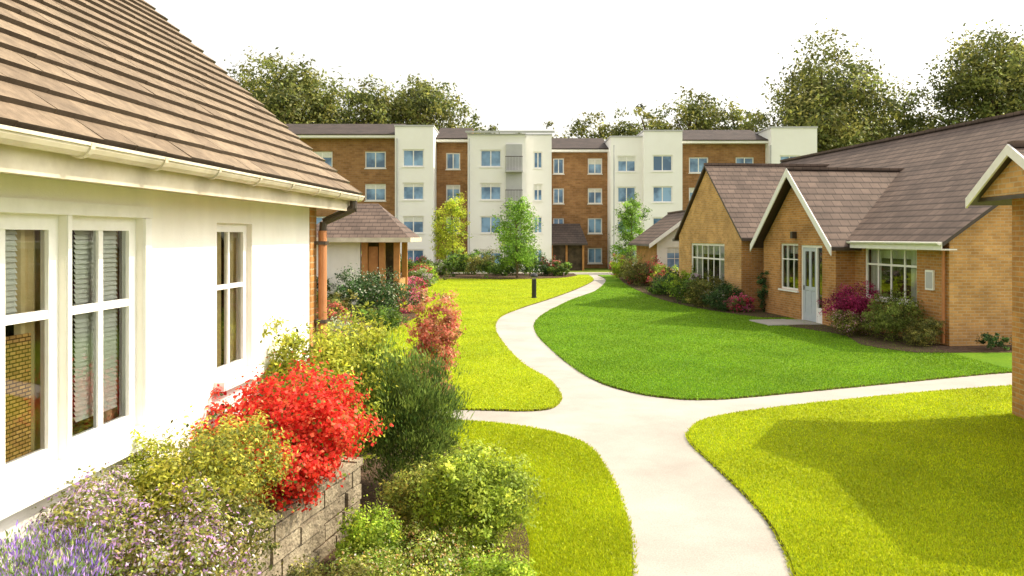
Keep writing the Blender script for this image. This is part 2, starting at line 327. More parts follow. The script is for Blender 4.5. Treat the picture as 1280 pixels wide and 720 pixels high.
# ------------------------------------------------------------------ foliage
rng=np.random.default_rng(7)
def quads_obj(name,P,C,parent=None,tri=False):
    k=3 if tri else 4; n=P.shape[0]
    me=bpy.data.meshes.new(name); me.vertices.add(n*k); me.vertices.foreach_set('co',P.reshape(-1).astype(np.float32))
    me.loops.add(n*k); me.loops.foreach_set('vertex_index',np.arange(n*k,dtype=np.int32))
    me.polygons.add(n); me.polygons.foreach_set('loop_start',np.arange(0,n*k,k,dtype=np.int32))
    me.update(calc_edges=True)
    ca=me.color_attributes.new('Col','FLOAT_COLOR','POINT')
    cc=np.ones((n,k,4),np.float32); cc[:,:,:3]=C[:,None,:]; ca.data.foreach_set('color',cc.reshape(-1))
    me.materials.append(M_leaf)
    o=bpy.data.objects.new(name,me); sc.collection.objects.link(o)
    if parent: o.parent=parent
    return o
def leafdata(blobs,n,size,cols,shell=None,up=0.,aspect=.5,cl=.17,bright=.35,kdiv=45,inner=.45,zcut=None,fb=1.35):
    bl=np.array(blobs,float); w=(bl[:,3]*bl[:,4]*bl[:,5])**(2/3); w/=w.sum()
    K=max(8,n//kdiv); bi=rng.choice(len(bl),K,p=w)
    d=rng.normal(size=(K,3)); d/=np.linalg.norm(d,axis=1)[:,None]
    r=inner+(1-inner)*rng.random(K)**.6; r*=1+.13*rng.normal(size=K)
    cc=bl[bi,:3]+d*r[:,None]*bl[bi,3:]
    cs=cl*(bl[bi,3]*bl[bi,4]*bl[bi,5])**(1/3)*(.6+.8*rng.random(K))
    cb=np.exp(bright*rng.normal(size=K))*fb
    li=rng.integers(0,K,n)
    g=rng.normal(size=(n,3)); pos=cc[li]+g*cs[li][:,None]*np.array([1,1,.75])
    zmin=min(blobs[i][2]-blobs[i][5] for i in range(len(blobs))) if zcut is None else zcut
    pos[:,2]=np.maximum(pos[:,2],zmin+.02)
    out=d[li]*.9+g*.35
    nrm=out+rng.normal(size=(n,3))*.8+np.array([0,0,.35]); nrm/=np.linalg.norm(nrm,axis=1)[:,None]
    a=rng.normal(size=(n,3))*(1-up)+np.array([0,0,1.6])*up+d[li]*up*.8
    a-=nrm*(a*nrm).sum(1)[:,None]*(1-up*.7); a/=np.linalg.norm(a,axis=1)[:,None]+1e-9
    b=np.cross(nrm,a); b/=np.linalg.norm(b,axis=1)[:,None]+1e-9
    s=size*(.6+.8*rng.random(n)); a*=s[:,None]*.5; b*=s[:,None]*.5*aspect
    P=np.stack([pos-a,pos+b,pos+a,pos-b],1)
    cr=np.array([c[:3] for c in cols]); cw=np.array([c[3] for c in cols],float); cw/=cw.sum()
    kc=rng.choice(len(cr),K,p=cw); same=rng.random(n)<.65
    ci=np.where(same,kc[li],rng.choice(len(cr),n,p=cw)); C=cr[ci].copy()
    if shell:
        sr=np.array([c[:3] for c in shell[0]])/fb**.7; thr,prob=shell[1],shell[2]
        mk=(r[li]>thr)&(rng.random(n)<prob)&(d[li][:,2]>shell[3] if len(shell)>3 else True)
        C[mk]=sr[rng.integers(0,len(sr),mk.sum())]
    C*=cb[li][:,None]*np.exp(.22*rng.normal(size=n))[:,None]
    return P,np.clip(C,0,.85)
GRN=[(.08,.14,.02,3),(.13,.19,.025,2),(.05,.09,.02,2)]
YEL=[(.30,.32,.03,3),(.38,.37,.045,2),(.19,.23,.03,2)]
DRK=[(.035,.075,.02,3),(.06,.105,.03,2),(.025,.05,.015,1)]
LIM=[(.24,.33,.03,3),(.32,.40,.04,2),(.15,.24,.02,2)]
OLV=[(.13,.135,.03,3),(.2,.18,.045,2),(.08,.095,.025,2)]
PNK=[(.55,.1,.2,2),(.12,.16,.04,3),(.45,.05,.09,1)]
def shrub(name,x,y,w,h,cols,n=4000,size=.05,z0=.03,lobes=5,dw=None,**k):
    dw=dw or w; blobs=[(x,y,z0+h*.48,w*.42,dw*.42,h*.5)]
    for i in range(lobes):
        a=6.28*i/lobes+random.random()*.8; q=.26+.1*random.random(); s=.22+.12*random.random()
        blobs.append((x+math.cos(a)*w*q,y+math.sin(a)*dw*q,z0+h*(.35+.4*random.random()),w*s,dw*s,h*(s+.05)))
    P,C=leafdata(blobs,n,size,cols,zcut=z0,**k); o=quads_obj(name,P,C); return o
def tree(name,x,y,h,cw,cols,n=9000,size=.3,trunk=.2,clear=.3,lobes=14,z0=0,**k):
    e=empty(name,(0,0,0)); b=B(); top=z0+h*.85
    pts=[(x,y,z0-.1),(x+.02*h*random.uniform(-1,1),y,z0+h*clear),(x+.03*h*random.uniform(-1,1),y,z0+h*.6),(x,y,top)]
    b.tube(pts,[trunk*1.25,trunk,trunk*.6,trunk*.12],M_bark)
    blobs=[]; ch=h*(1-clear); c0=z0+h*clear
    for i in range(lobes):
        t=(i+.5)/lobes; zz=c0+ch*(.1+.80*t); prof=math.sqrt(max(.1,1-((t-.42)/.66)**2))
        a=i*2.4+random.random(); rr=cw*.5*prof*(.3+.5*random.random())
        s=cw*(.17+.09*random.random())*(.55+.45*prof)
        bx,by=x+math.cos(a)*rr,y+math.sin(a)*rr
        blobs.append((bx,by,zz,s,s,s*.85*max(1,ch/cw*.7)))
        f=pts[1] if t<.4 else pts[2]
        b.tube([(f[0],f[1],min(f[2],zz-.1*ch)),( (f[0]+bx)/2,(f[1]+by)/2,zz-.1*ch),(bx,by,zz)],[trunk*.4,trunk*.25,trunk*.06],M_bark,6)
    b.obj('trunk_and_limbs',e)
    P,C=leafdata(blobs,n,size,cols,inner=.3,**k); quads_obj('crown',P,C,e)
    return e
BT=[(.13,.145,.035,3),(.21,.20,.05,2),(.075,.095,.025,2)]
for (x,y,h,cw,n) in [(-23.5,86,22.3,15,42000),(-16.5,92,21,12,20000),(-10.5,92,21.2,13,32000),(-33,95,20,12,5000),(-4.5,100,17.2,9,5000),(1.5,104,16.8,9,4000),(6.5,104,17.6,9,5000),(11,100,18.4,10,9000),(16.5,98,19.6,10,12000),(21.5,96,20.4,11,14000),(26.5,94,19,10,12000),
    (34.3,88,23.4,16.5,52000),(29.5,98,18.5,9,7000),(43,94,19.5,13,18000),(51.0,86,24.8,17,46000),(57,90,25.5,15,9000),(40,102,19,12,8000)]:
    tree('broadleaf_tree',x,y,h,cw,BT,n=n,size=.42,trunk=.4,clear=.1,lobes=34,cl=.25,bright=.36,fb=1.3,kdiv=60)
tree('ornamental_tree',-4.2,56,5.9,2.9,[(.33,.38,.03,3),(.42,.44,.05,2),(.2,.28,.03,1)],n=7500,size=.14,trunk=.08,clear=.1,lobes=14,cl=.3)
tree('ornamental_tree',.3,50,5.3,3.1,[(.15,.26,.035,3),(.22,.34,.05,2),(.09,.17,.03,1)],n=11000,size=.13,trunk=.07,clear=.1,lobes=16,cl=.28)
tree('ornamental_tree',8.5,57.5,5.9,2.6,[(.14,.24,.035,3),(.19,.3,.05,2),(.08,.16,.03,1)],n=8000,size=.14,trunk=.07,clear=.1,lobes=14,cl=.28)
# near planting -- terrace bed
T=.58
RED=([(.80,.05,.03),(.68,.03,.025),(.85,.13,.06)],.25,.92)
shrub('red_azalea_bush',-1.88,6.5,1.12,1.0,GRN,n=30000,size=.034,z0=T+.0,shell=RED,dw=1.4,lobes=8,aspect=.8,bright=.25,cl=.13)
shrub('golden_shrub',-1.9,8.0,1.35,1.3,YEL,n=24000,size=.042,z0=T,dw=1.3,cl=.14)
shrub('golden_shrub',-2.0,5.4,.85,.86,[(.27,.27,.03,3),(.36,.32,.05,2),(.14,.16,.03,2)],n=21000,size=.028,z0=T,dw=1.1)
shrub('aster_shrub',-2.0,4.6,.8,.74,[(.17,.20,.04,3),(.28,.25,.06,2)],n=19000,size=.024,z0=T-.1,dw=.9,shell=([(.58,.34,.70),(.72,.42,.6),(.78,.62,.72)],.5,.32))
shrub('aster_shrub',-2.38,4.55,.42,1.0,[(.17,.20,.05,3),(.26,.25,.06,2)],n=10000,size=.024,z0=T-.1,dw=.7,shell=([(.55,.34,.70),(.7,.46,.64)],.5,.32))
shrub('lavender_plant',-2.3,3.95,.55,.75,[(.14,.22,.06,3),(.22,.28,.08,2)],n=14000,size=.033,z0=T-.1,up=.7,aspect=.22,shell=([(.33,.20,.68),(.45,.28,.74)],.55,.5,.0))
shrub('fern_plant',-2.02,3.55,.65,.50,[(.1,.28,.05,3),(.2,.4,.08,2)],n=12000,size=.05,z0=T-.1,up=.5,aspect=.2)
shrub('golden_shrub',-2.35,5.2,.4,.95,YEL,n=7000,size=.028,z0=T)
shrub('golden_shrub',-1.75,5.0,.45,.5,OLV,n=7000,size=.025,z0=T)
# ground bed
shrub('dark_evergreen_shrub',-1.12,8.3,1.05,1.56,[(.085,.13,.025,3),(.14,.19,.035,2),(.045,.085,.018,1)],n=38000,size=.05,up=.75,aspect=.2,lobes=9,cl=.14)
shrub('golden_shrub',-.27,6.8,.8,.88,[(.26,.33,.035,3),(.34,.40,.05,2),(.16,.22,.03,2)],n=24000,size=.032,lobes=7)
shrub('green_shrub',-.78,7.25,.7,.62,[(.2,.23,.04,3),(.3,.26,.05,2),(.13,.16,.03,2)],n=14000,size=.03)
shrub('green_shrub',-1.15,6.45,.5,.5,LIM,n=9000,size=.028)
shrub('flowering_ground_cover',-.75,6.0,1.2,.35,[(.18,.25,.04,3),(.28,.31,.05,2)],n=13000,size=.025,shell=([(.75,.4,.15),(.8,.65,.4)],.6,.2))
shrub('flowering_ground_cover',-1.3,5.6,.6,.4,OLV,n=7000,size=.025)
shrub('flowering_ground_cover',-.1,5.8,.5,.35,LIM,n=6000,size=.025)
shrub('red_leaved_shrub',-1.33,13.4,.78,1.7,[(.58,.17,.12,3),(.62,.28,.16,2),(.26,.17,.06,2)],n=11000,size=.048,lobes=7,fb=1.2,cl=.14)
shrub('red_leaved_shrub',-1.3,12.0,.55,.72,[(.48,.14,.1,3),(.24,.18,.06,2)],n=6000,size=.04,fb=1.2)
shrub('golden_shrub',-2.2,10.6,1.0,1.35,YEL,n=10000,size=.042)
shrub('green_shrub',-1.75,10.0,.9,1.1,OLV,n=10000,size=.042)
shrub('green_shrub',-3.0,12.8,1.0,1.3,OLV,n=6000,size=.06)
# mid-left
shrub('round_evergreen_shrub',-4.5,26,2.3,1.55,DRK,n=9000,size=.08,shell=([(.4,.42,.3)],.8,.2))
shrub('green_shrub',-5.6,24.5,1.4,1.0,OLV,n=4000,size=.08)
shrub('red_leaved_shrub',-5.0,22,1.2,.8,[(.4,.09,.07,2),(.12,.14,.04,2)],n=3000,size=.07)
shrub('pink_flowering_shrub',-3.4,28,1.3,.9,PNK,n=3500,size=.07)
shrub('green_shrub',-3.6,22.5,1.2,.7,GRN,n=4000,size=.07)
shrub('silver_shrub',-4.4,20.5,1.3,.6,[(.3,.32,.2,2),(.16,.2,.08,2)],n=3500,size=.06)
shrub('pink_flowering_shrub',-4.1,18,1.0,.6,PNK,n=3500,size=.05)
pal=[DRK,GRN,OLV,LIM,[(.4,.3,.36,1),(.12,.16,.05,3)],[(.34,.06,.06,2),(.1,.1,.04,2)],PNK]
for i in range(30):
    x=-12.5+i*.58+random.uniform(-.3,.3); y=51+random.uniform(0,5)
    if abs(x-5.2)<1.2 or x>3.6: continue
    shrub('bed_shrub',x,y,random.uniform(1.2,2.5),random.uniform(.7,2.0),random.choice(pal+[DRK,GRN]),n=1700,size=.13,lobes=4)
for i in range(8):
    shrub('bed_shrub',-6.6+random.uniform(-1,1.5)+i*.35,30+i*2.3,random.uniform(1.2,2),random.uniform(.8,1.5),random.choice(pal),n=1800,size=.11,lobes=4)
# right beds
for i in range(17):
    y=32.6+i*1.25; x=6.9+random.uniform(-.3,.9)
    shrub('bed_shrub',x,y,random.uniform(1.0,1.9),random.uniform(.7,1.8),random.choice(pal),n=2200,size=.1,lobes=4)
for (x,y,w,h,c) in [(7.6,28.8,1.3,1.0,DRK),(7.25,30.2,1.4,1.25,OLV),(6.95,31.8,1.3,1.0,GRN),(7.95,28.0,.9,.6,PNK)]:
    shrub('bed_shrub',x,y,w,h,c,n=4500,size=.07)
shrub('purple_leaved_shrub',9.45,22.3,1.45,1.35,[(.26,.02,.08,3),(.42,.04,.15,2),(.1,.012,.03,2)],n=10000,size=.05,fb=1.2)
shrub('green_shrub',9.75,20.5,1.35,1.2,[(.12,.16,.03,3),(.2,.24,.05,2)],n=10000,size=.05)
shrub('green_shrub',9.05,21.4,1.0,.65,OLV,n=5500,size=.045,shell=([(.7,.3,.4)],.7,.15))
shrub('green_shrub',9.9,19.4,.9,.7,OLV,n=5500,size=.045)
shrub('green_shrub',10.1,23.1,.7,.9,DRK,n=3000,size=.06)
shrub('green_shrub',8.85,27.9,.55,1.4,DRK,n=3000,size=.06)
for i in range(5): shrub('green_shrub',11.2+i*.8,18.6+i*.1,.7,.3+.2*random.random(),random.choice([DRK,OLV]),n=1500,size=.05)
# grass blades
def inpoly(X,Y,poly):
    p=np.array(poly); r=np.zeros(len(X),bool); n=len(p); j=n-1
    for i in range(n):
        xi,yi,xj,yj=p[i,0],p[i,1],p[j,0],p[j,1]
        r^=((yi>Y)!=(yj>Y))&(X<(xj-xi)*(Y-yi)/(yj-yi+1e-12)+xi); j=i
    return r
def mkblades(X,Y,cols,name,hs=1.0,z=.028,lean=.012):
    n=len(X)
    patch=1+.13*np.sin(X*1.3+Y*.7)*np.sin(Y*1.1-X*.5)+.1*np.sin(X*3.7+1)*np.sin(Y*2.9)
    h=(.014+.018*rng.random(n))*hs; w=(.003+.00042*Y); a=rng.random(n)*6.28; l=rng.normal(size=(n,2))*lean
    z=np.full(n,z)
    P=np.stack([np.stack([X-w*np.cos(a),Y-w*np.sin(a),z],1),np.stack([X+w*np.cos(a),Y+w*np.sin(a),z],1),np.stack([X+l[:,0],Y+l[:,1],z+h],1)],1)
    cr=np.array(cols)[rng.integers(0,len(cols),n)]*(patch*np.exp(.22*rng.normal(size=n)))[:,None]
    quads_obj(name,P,np.clip(cr,0,.8),tri=True)
def blades(poly,n,cols,xr,yr,name='grass_blades'):
    u=rng.random(n); Y=1/(1/yr[0]+(1/yr[1]-1/yr[0])*u); X=rng.uniform(*xr,n)
    k=inpoly(X,Y,poly); mkblades(X[k],Y[k],cols,name)
def fringe(pts,cols,per=260,name='grass_edge_fringe'):
    xs,ys=[],[]
    for a,b in zip(pts,pts[1:]):
        if min(a[1],b[1])<5 or max(a[1],b[1])>30: continue
        L=math.hypot(b[0]-a[0],b[1]-a[1]); n=int(per*L*min(1,10/a[1])); t=rng.random(n)
        clump=.012*np.sin(t*L*23+a[0]*9)+.012*np.sin(t*L*61)
        nx,ny=(b[1]-a[1])/L,-(b[0]-a[0])/L; off=rng.normal(size=n)*.012+clump
        xs.append(a[0]+(b[0]-a[0])*t+nx*off); ys.append(a[1]+(b[1]-a[1])*t+ny*off)
    mkblades(np.concatenate(xs),np.concatenate(ys),cols,name,hs=1.3,z=.012,lean=.02)
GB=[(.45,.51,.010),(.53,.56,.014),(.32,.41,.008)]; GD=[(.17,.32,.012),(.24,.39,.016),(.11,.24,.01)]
blades(LL,150000,GB,(-1.2,1.2),(5.5,12.2)); blades(LR,260000,GB,(1.8,9),(5.5,14.5))
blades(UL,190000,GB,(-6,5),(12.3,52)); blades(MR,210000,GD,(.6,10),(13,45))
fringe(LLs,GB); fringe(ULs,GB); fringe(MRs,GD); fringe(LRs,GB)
# ------------------------------------------------------------------ left white cottage
e=empty('white_cottage'); F=Fr((-2.91,0,0),(.069,1)); Z0=.3
L=9.27
ops=[(3.3,1.40,1.36,1.42),(4.70,1.40,.80,1.42),(6.66,1.5,.74,1.31)]
b=B(F); b.wall(-3,L-.22,Z0,3.06,M_render,ops); b.obj('front_wall',e)
b=B(F); b.box(L-.22,L,-.012,.3,Z0,3.06,M_brick); b.obj('corner_quoin',e)
G=Fr(F.p(L,0,0),(-1*1.0,.069)); 
b=B(G); b.wall(0,9,Z0,3.06,M_brick,gable=(4.5,6.9)); b.obj('gable_wall',e)
b=B(F); b.box(-3,L,8.9,9,Z0,3.06,M_render); b.box(-3.1,-3,0,9,Z0,3.06,M_render); b.obj('rear_walls',e)
window(F,3.3,1.40,1.36,1.42,3,2,e,fw=.085,bw=.05,split=.6,inside='wicker',sill=False)
window(F,4.70,1.40,.80,1.42,2,2,e,fw=.085,bw=.05,split=.6,inside='blind',sill=False)
window(F,6.66,1.5,.74,1.31,2,2,e,fw=.075,bw=.04,split=.58,inside='curtain',sill=False)
b=B(F); b.box(3.2,5.6,-.12,.1,1.30,1.397,M_white); b.box(4.662,4.698,-.01,.1,1.40,2.82,M_white)
b.box(3.2,5.6,-.02,.04,2.823,2.9,M_white); b.box(3.22,3.298,-.02,.05,1.40,2.82,M_white); b.box(5.502,5.58,-.02,.05,1.40,2.82,M_white)
b.box(6.6,7.46,-.09,.1,1.42,1.497,M_white); b.obj('window_sills_and_casing',e)
b=B(F); tp=.885
b.box(-3,L+.3,-.33,0-.003,3.02,3.05,M_cream)
b.box(-3,L+.3,-.36,-.333,2.99,3.19,M_cream)
b.obj('soffit_and_fascia',e)
gutter(F,-3,L+.32,-.425,3.17,.065,e,M_cream,.75)
b=B(F); g=.2; tw=.33; ca,sa=math.cos(math.atan(tp)),math.sin(math.atan(tp))
y0,z0_=-.42,3.2
for r in range(32):
    off=(r%2)*tw/2; k=0; x=-3+off-tw
    while x<L+.3:
        xa,xb=max(-3,x+.0015),min(L+.33,x+tw-.0015)
        if xb-xa>.03:
            s0=r*g-.03+random.uniform(-.003,.003); s1=s0+g+.06; j=random.uniform(-.003,.003); j2=random.uniform(-.003,.003)
            lift=.042+j
            P=lambda xx,s,h:(xx,y0+s*ca-h*sa,z0_+s*sa+h*ca)
            m=M_tile3d if random.random()<.6 else M_tile3e
            a,bq,c,d=P(xa,s0,lift),P(xb,s0,lift+j2),P(xb,s1,.004),P(xa,s1,.004)
            b.face([a,bq,c,d],m); b.face([P(xa,s0,0),P(xb,s0,0),bq,a],M_metal)
            b.face([P(xb,s0,0),P(xb,s1,-.01),c,bq],m); b.face([P(xa,s1,-.01),P(xa,s0,0),a,d],m)
        x+=tw
b.obj('roof_tiles',e)
b=B(F); yr,zr=4.5,3.2+4.92*tp
b.slab([(-3,y0,z0_-.012),(L+.3,y0,z0_-.012),(L+.3,yr,zr-.012),(-3,yr,zr-.012)],M_tile3e,t=.06)
b.slab([(L+.3,9.42,z0_),(-3,9.42,z0_),(-3,yr,zr),(L+.3,yr,zr)],M_tile3e,t=.06)
b.slab([(L+.301,y0+.02,z0_-.08),(L+.335,y0+.02,z0_-.08),(L+.335,yr,zr-.08),(L+.301,yr,zr-.08)],M_metal,t=.14)
b.obj('roof_deck',e)
b=B(F); b.tube([(L+.1,-.42,3.12),(L+.1,-.42,3.02),(L-.02,-.1,2.86),(L-.02,-.09,2.75)],[.045]*4,M_metal); b.tube([(L-.02,-.09,2.76),(L-.02,-.09,.5)],[.05,.05],M_copper,12)
for zz in (2.6,1.7,.9): b.box(L-.09,L+.05,-.145,-.01,zz,zz+.04,M_metal)
b.obj('downpipe',e,smooth=False)
b=B(F); b.box(-3,4.0,.003,.05,.1,Z0+.3,M_brick); b.obj('plinth',e)
# terrace retaining wall
e=empty('stone_retaining_wall'); F2=Fr((-2.35,3.2,0),(.235,1))
b=B(F2)
Lw=4.2; x=0
for row in range(4):
    x=0-(row%2)*.2
    while x<Lw:
        w=random.uniform(.22,.5); xa,xb=max(0,x),min(Lw,x+w-.014)
        if xb-xa>.05:
            j=random.uniform(-.02,.012); b.box(xa,xb,j,.25,row*.15+.01+random.uniform(0,.008),row*.15+.144,M_stone)
        x+=w
b.box(0,Lw-.01,.025,.24,0,.6,M_soil)
b.obj('wall_stones',e)
b=B(F2); x=0
while x<Lw-.1:
    w=random.uniform(.4,.6); b.box(x,min(x+w-.01,Lw+.03),-.03+random.uniform(-.01,.01),.28,.613,.66+random.uniform(0,.015),M_stone); x+=w
b.obj('coping_stones',e)
b=B(F2); b.box(Lw-.25,Lw,.256,1.3,.01,.64,M_stone); b.obj('return_wall',e)
b=B(F2); b.box(-.5,Lw-.26,.26,1.4,.05,T,M_soil); b.obj('terrace_soil',e)
# ------------------------------------------------------------------ gable roof helper
def gableroof(fr,x0,x1,xa,ze,za,y0,y1,m,parent,barge=None,name='roof',t=.09,bh=.2):
    b=B(fr)
    b.slab([(x0,y1,ze),(x0,y0,ze),(xa,y0,za),(xa,y1,za)],m,t,edge=M_metal)
    b.slab([(x1,y0,ze),(x1,y1,ze),(xa,y1,za),(xa,y0,za)],m,t,edge=M_metal)
    b.box(xa-.09,xa+.09,y0+.01,y1,za-.03,za+.06,m)
    b.obj(name,parent)
    if barge:
        b=B(fr)
        for s,xx in ((-1,x0),(1,x1)):
            q=[(xx,y0-.035,ze-bh-.0),(xa,y0-.035,za-bh),(xa,y0-.035,za+.02),(xx,y0-.035,ze+.02)]
            if s>0: q=[q[1],q[0],q[3],q[2]]
            b.face(q,barge); bk=[(p[0],y0-.005,p[2]) for p in q]; b.face(bk[::-1],barge)
            for i in range(4): b.face([q[i],bk[i],bk[(i+1)%4],q[(i+1)%4]],barge)
        b.obj('bargeboards',parent)
# ------------------------------------------------------------------ right brick bungalow
e=empty('brick_bungalow'); F=Fr((8.14,38.3,0),(.127,-1)); L=19.15
b=B(F)
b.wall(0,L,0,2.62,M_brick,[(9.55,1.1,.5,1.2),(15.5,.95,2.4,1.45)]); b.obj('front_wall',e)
window(F,9.55,1.1,.5,1.2,1,2,e,inside='net'); window(F,15.5,.95,2.4,1.45,4,2,e,fw=.08,bw=.055,split=.66,inside='net')
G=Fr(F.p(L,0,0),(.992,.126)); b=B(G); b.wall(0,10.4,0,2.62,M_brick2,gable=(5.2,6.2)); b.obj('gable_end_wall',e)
b=B(F); b.box(0,L,10.3,10.4,0,2.62,M_brick); b.box(-.05,0,0,10.4,0,2.62,M_brick); b.obj('rear_walls',e)
b=B(F); b.slab([(-.3,-.38,2.55),(L+.3,-.38,2.55),(L+.3,5.2,6.35),(-.3,5.2,6.35)],M_tile,.1,edge=M_metal)
b.slab([(L+.3,10.78,2.55),(-.3,10.78,2.55),(-.3,5.2,6.35),(L+.3,5.2,6.35)],M_tile,.1,edge=M_metal)
x=-.3
while x<L+.2: b.box(x,x+.29,5.09,5.31,6.32,6.42+random.uniform(0,.01),M_tile); x+=.3
b.obj('main_roof',e)
b=B(F); b.box(15.45,L+.28,-.41,-.383,2.36,2.56,M_white); b.box(15.45,L+.28,-.38,-.003,2.36,2.39,M_white); b.box(9.45,9.85,-.41,-.383,2.36,2.56,M_white); b.obj('fascia',e)
gutter(F,15.45,L+.28,-.46,2.54,.055,e,M_white,.9)
b=B(F); b.tube([(L-.12,-.07,2.4),(L-.12,-.07,.1)],[.04,.04],M_copper); b.box(18.3,18.62,-.05,-.003,1.35,1.85,M_white); b.box(18.34,18.58,-.058,-.053,1.4,1.8,M_grey); b.obj('downpipe_and_meter_box',e)
FA=Fr(F.p(0,-1.05,0),(.127,-1)); b=B(FA)
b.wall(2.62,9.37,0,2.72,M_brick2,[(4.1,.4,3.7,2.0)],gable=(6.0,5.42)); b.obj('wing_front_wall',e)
b=B(F); b.face([(9.37,-1.05,0),(9.37,0,0),(9.37,0,2.72),(9.37,-1.05,2.72)],M_brick); b.face([(2.62,0,0),(2.62,-1.05,0),(2.62,-1.05,2.72),(2.62,0,2.72)],M_brick); b.obj('wing_side_walls',e)
window(FA,4.1,.4,3.7,2.0,6,2,e,fw=.09,bw=.06,split=.7,inside='net')
gableroof(FA,2.62-.3,9.37+.3,6.0,2.62,5.58,-.12,5.6,M_tile,e,name='wing_roof',t=.1)
PY=-.6
FP=Fr(F.p(0,PY,0),(.127,-1)); b=B(FP)
b.wall(10.23,15.02,0,2.5,M_brick,[(11.5,.95,1.25,1.5),(12.9,.04,1.35,2.38)],gable=(12.63,4.6)); b.obj('porch_front_wall',e)
b=B(F); b.face([(15.02,PY,0),(15.02,0,0),(15.02,0,2.5),(15.02,PY,2.5)],M_brick); b.face([(10.23,0,0),(10.23,PY,0),(10.23,PY,2.5),(10.23,0,2.5)],M_brick); b.obj('porch_side_walls',e)
window(FP,11.5,.95,1.25,1.5,3,2,e,split=.66,inside='net')
gableroof(FP,10.23-.35,15.02+.35,12.63,2.38,4.85,-.32,4.4,M_tile,e,barge=M_white,name='porch_roof',t=.1,bh=.24)
b=B(FP)
X0=12.9
for (a,c) in ((X0,X0+.07),(X0+1.28,X0+1.35),(X0+.92,X0+.98)): b.box(a,c,.04,.1,.04,2.42,M_white)
b.box(X0+.07,X0+.92,.044,.1,2.34,2.42,M_white); b.box(X0+.98,X0+1.28,.044,.1,2.34,2.42,M_white)
dx0,dx1=X0+.07,X0+.92
b.box(dx0,dx0+.12,.06,.1,.05,2.34,M_door); b.box(dx1-.12,dx1,.06,.1,.05,2.34,M_door)
for (a,c) in ((.05,.28),(1.0,1.12),(2.22,2.34)): b.box(dx0+.12,dx1-.12,.062,.1,a,c,M_door)
b.box(dx0+.36,dx1-.36+.0,.064,.098,.28,2.22,M_door); b.box(dx0+.12,dx1-.12,.075,.095,.281,.99,M_door)
b.box(X0+.98,X0+1.28,.05,.1,.04,.5,M_white)
b.tube([(dx0+.09,.03,1.0),(dx0+.09,.03,1.15)],[.015,.015],M_metal)
b.box(X0-.1,X0+1.45,-.5,.05,0.0,.045,M_path)
b.box(12.52,12.66,-.16,-.01,2.62,2.84,M_metal)
b.obj('front_door',e)
b=B(FP); b.face([(X0+.03,.085,.3),(X0+1.3,.085,.3),(X0+1.3,.085,2.38),(X0+.03,.085,2.38)],M_glass)
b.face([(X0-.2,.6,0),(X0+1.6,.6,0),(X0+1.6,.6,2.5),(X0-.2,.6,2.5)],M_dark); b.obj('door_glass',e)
sheet('doorstep_paving',[FP.p(12.8,-.5,0)[:2],FP.p(14.3,-.5,0)[:2],FP.p(14.3,-1.7,0)[:2],FP.p(12.9,-1.7,0)[:2]],.06,M_path,skirt=.03,sm=M_path)
# ------------------------------------------------------------------ near right brick cottage
e=empty('brick_cottage'); F=Fr((7.5,12,0),(-.12,-1)); b=B(F)
b.wall(0,4.5,0,3.3,M_brick,[(2.2,1.0,1.2,1.3)]); b.box(0,.1,.001,6,0,3.3,M_brick); b.box(4.4,4.5,.001,6,0,3.3,M_brick); b.box(0.1,4.4,5.9,6,0,3.3,M_brick)
b.obj('walls',e); window(F,2.2,1.0,1.2,1.3,2,2,e,inside='net')
b=B(F); b.face([(-.12,-.4,3.28),(2.12,-.4,3.28),(1.0,-.4,3.83)],M_brick2)
b.box(-.12,4.6,-.395,-.002,3.26,3.30,M_wood); b.box(2.3,4.6,-.41,-.38,3.2,3.4,M_white)
b.obj('gable_panel_and_soffit',e)
gableroof(F,-.3,2.3,1.0,3.26,3.95,-.5,1.0,M_tile,e,barge=M_white,name='porch_roof',bh=.13)
b=B(F); b.slab([(-.2,-.4,3.32),(4.7,-.4,3.32),(4.7,3,4.8),(-.2,3,4.8)],M_tile,.1,edge=M_metal); b.slab([(4.7,6.4,3.32),(-.2,6.4,3.32),(-.2,3,4.8),(4.7,3,4.8)],M_tile,.1,edge=M_metal)
for xx in (0.005,4.495): b.face([(xx,0,3.3),(xx,6,3.3),(xx,3,4.65)],M_brick)
b.obj('main_roof',e)
# ------------------------------------------------------------------ pavilion left middle
e=empty('garden_pavilion'); F=Fr((-7.6,30,0),(1,.03)); b=B(F)
b.box(0,1.9,0,.2,0,2.6,M_render); 
for xx in (1.95,2.6,3.15): b.box(xx,xx+.22,-.02,.22,0,2.6,M_wood)
b.box(3.15,3.37,2.8,3.02,0,2.6,M_wood); b.box(3.2,3.3,.25,2.8,0,1.0,M_brick); b.box(1.9,3.4,-.03,.24,2.45,2.64,M_wood)
b.box(1.95,3.1,1.4,1.5,0,2.6,M_dark); b.box(0,.1,.2,4,0,2.6,M_render); b.box(2.2,2.55,.1,.14,.2,2.3,M_wood)
b.obj('walls_and_posts',e)
b=B(F); ez,az=2.62,4.0
c=[(-.4,-.5,ez),(3.8,-.5,ez),(3.8,4.4,ez),(-.4,4.4,ez)]; r1,r2=(1.1,2.0,az),(2.3,2.0,az)
for q in ([c[0],c[1],r2,r1],[c[2],c[3],r1,r2],[c[1],c[2],r2],[c[3],c[0],r1]):
    w=(Vector(q[1])-Vector(q[0])).normalized(); n=w.cross(Vector(q[-1])-Vector(q[0])).normalized(); h=n.cross(w)
    b.face(q,M_tile,[((Vector(p)-Vector(q[0])).dot(w),(Vector(p)-Vector(q[0])).dot(h)) for p in q])
b.box(-.4,3.8,-.53,-.5,ez-.15,ez+.02,M_cream); b.box(3.8,3.83,-.53,4.4,ez-.15,ez+.02,M_cream); b.face([(p[0],p[1],ez-.01) for p in c],M_cream)
b.obj('hipped_roof',e)
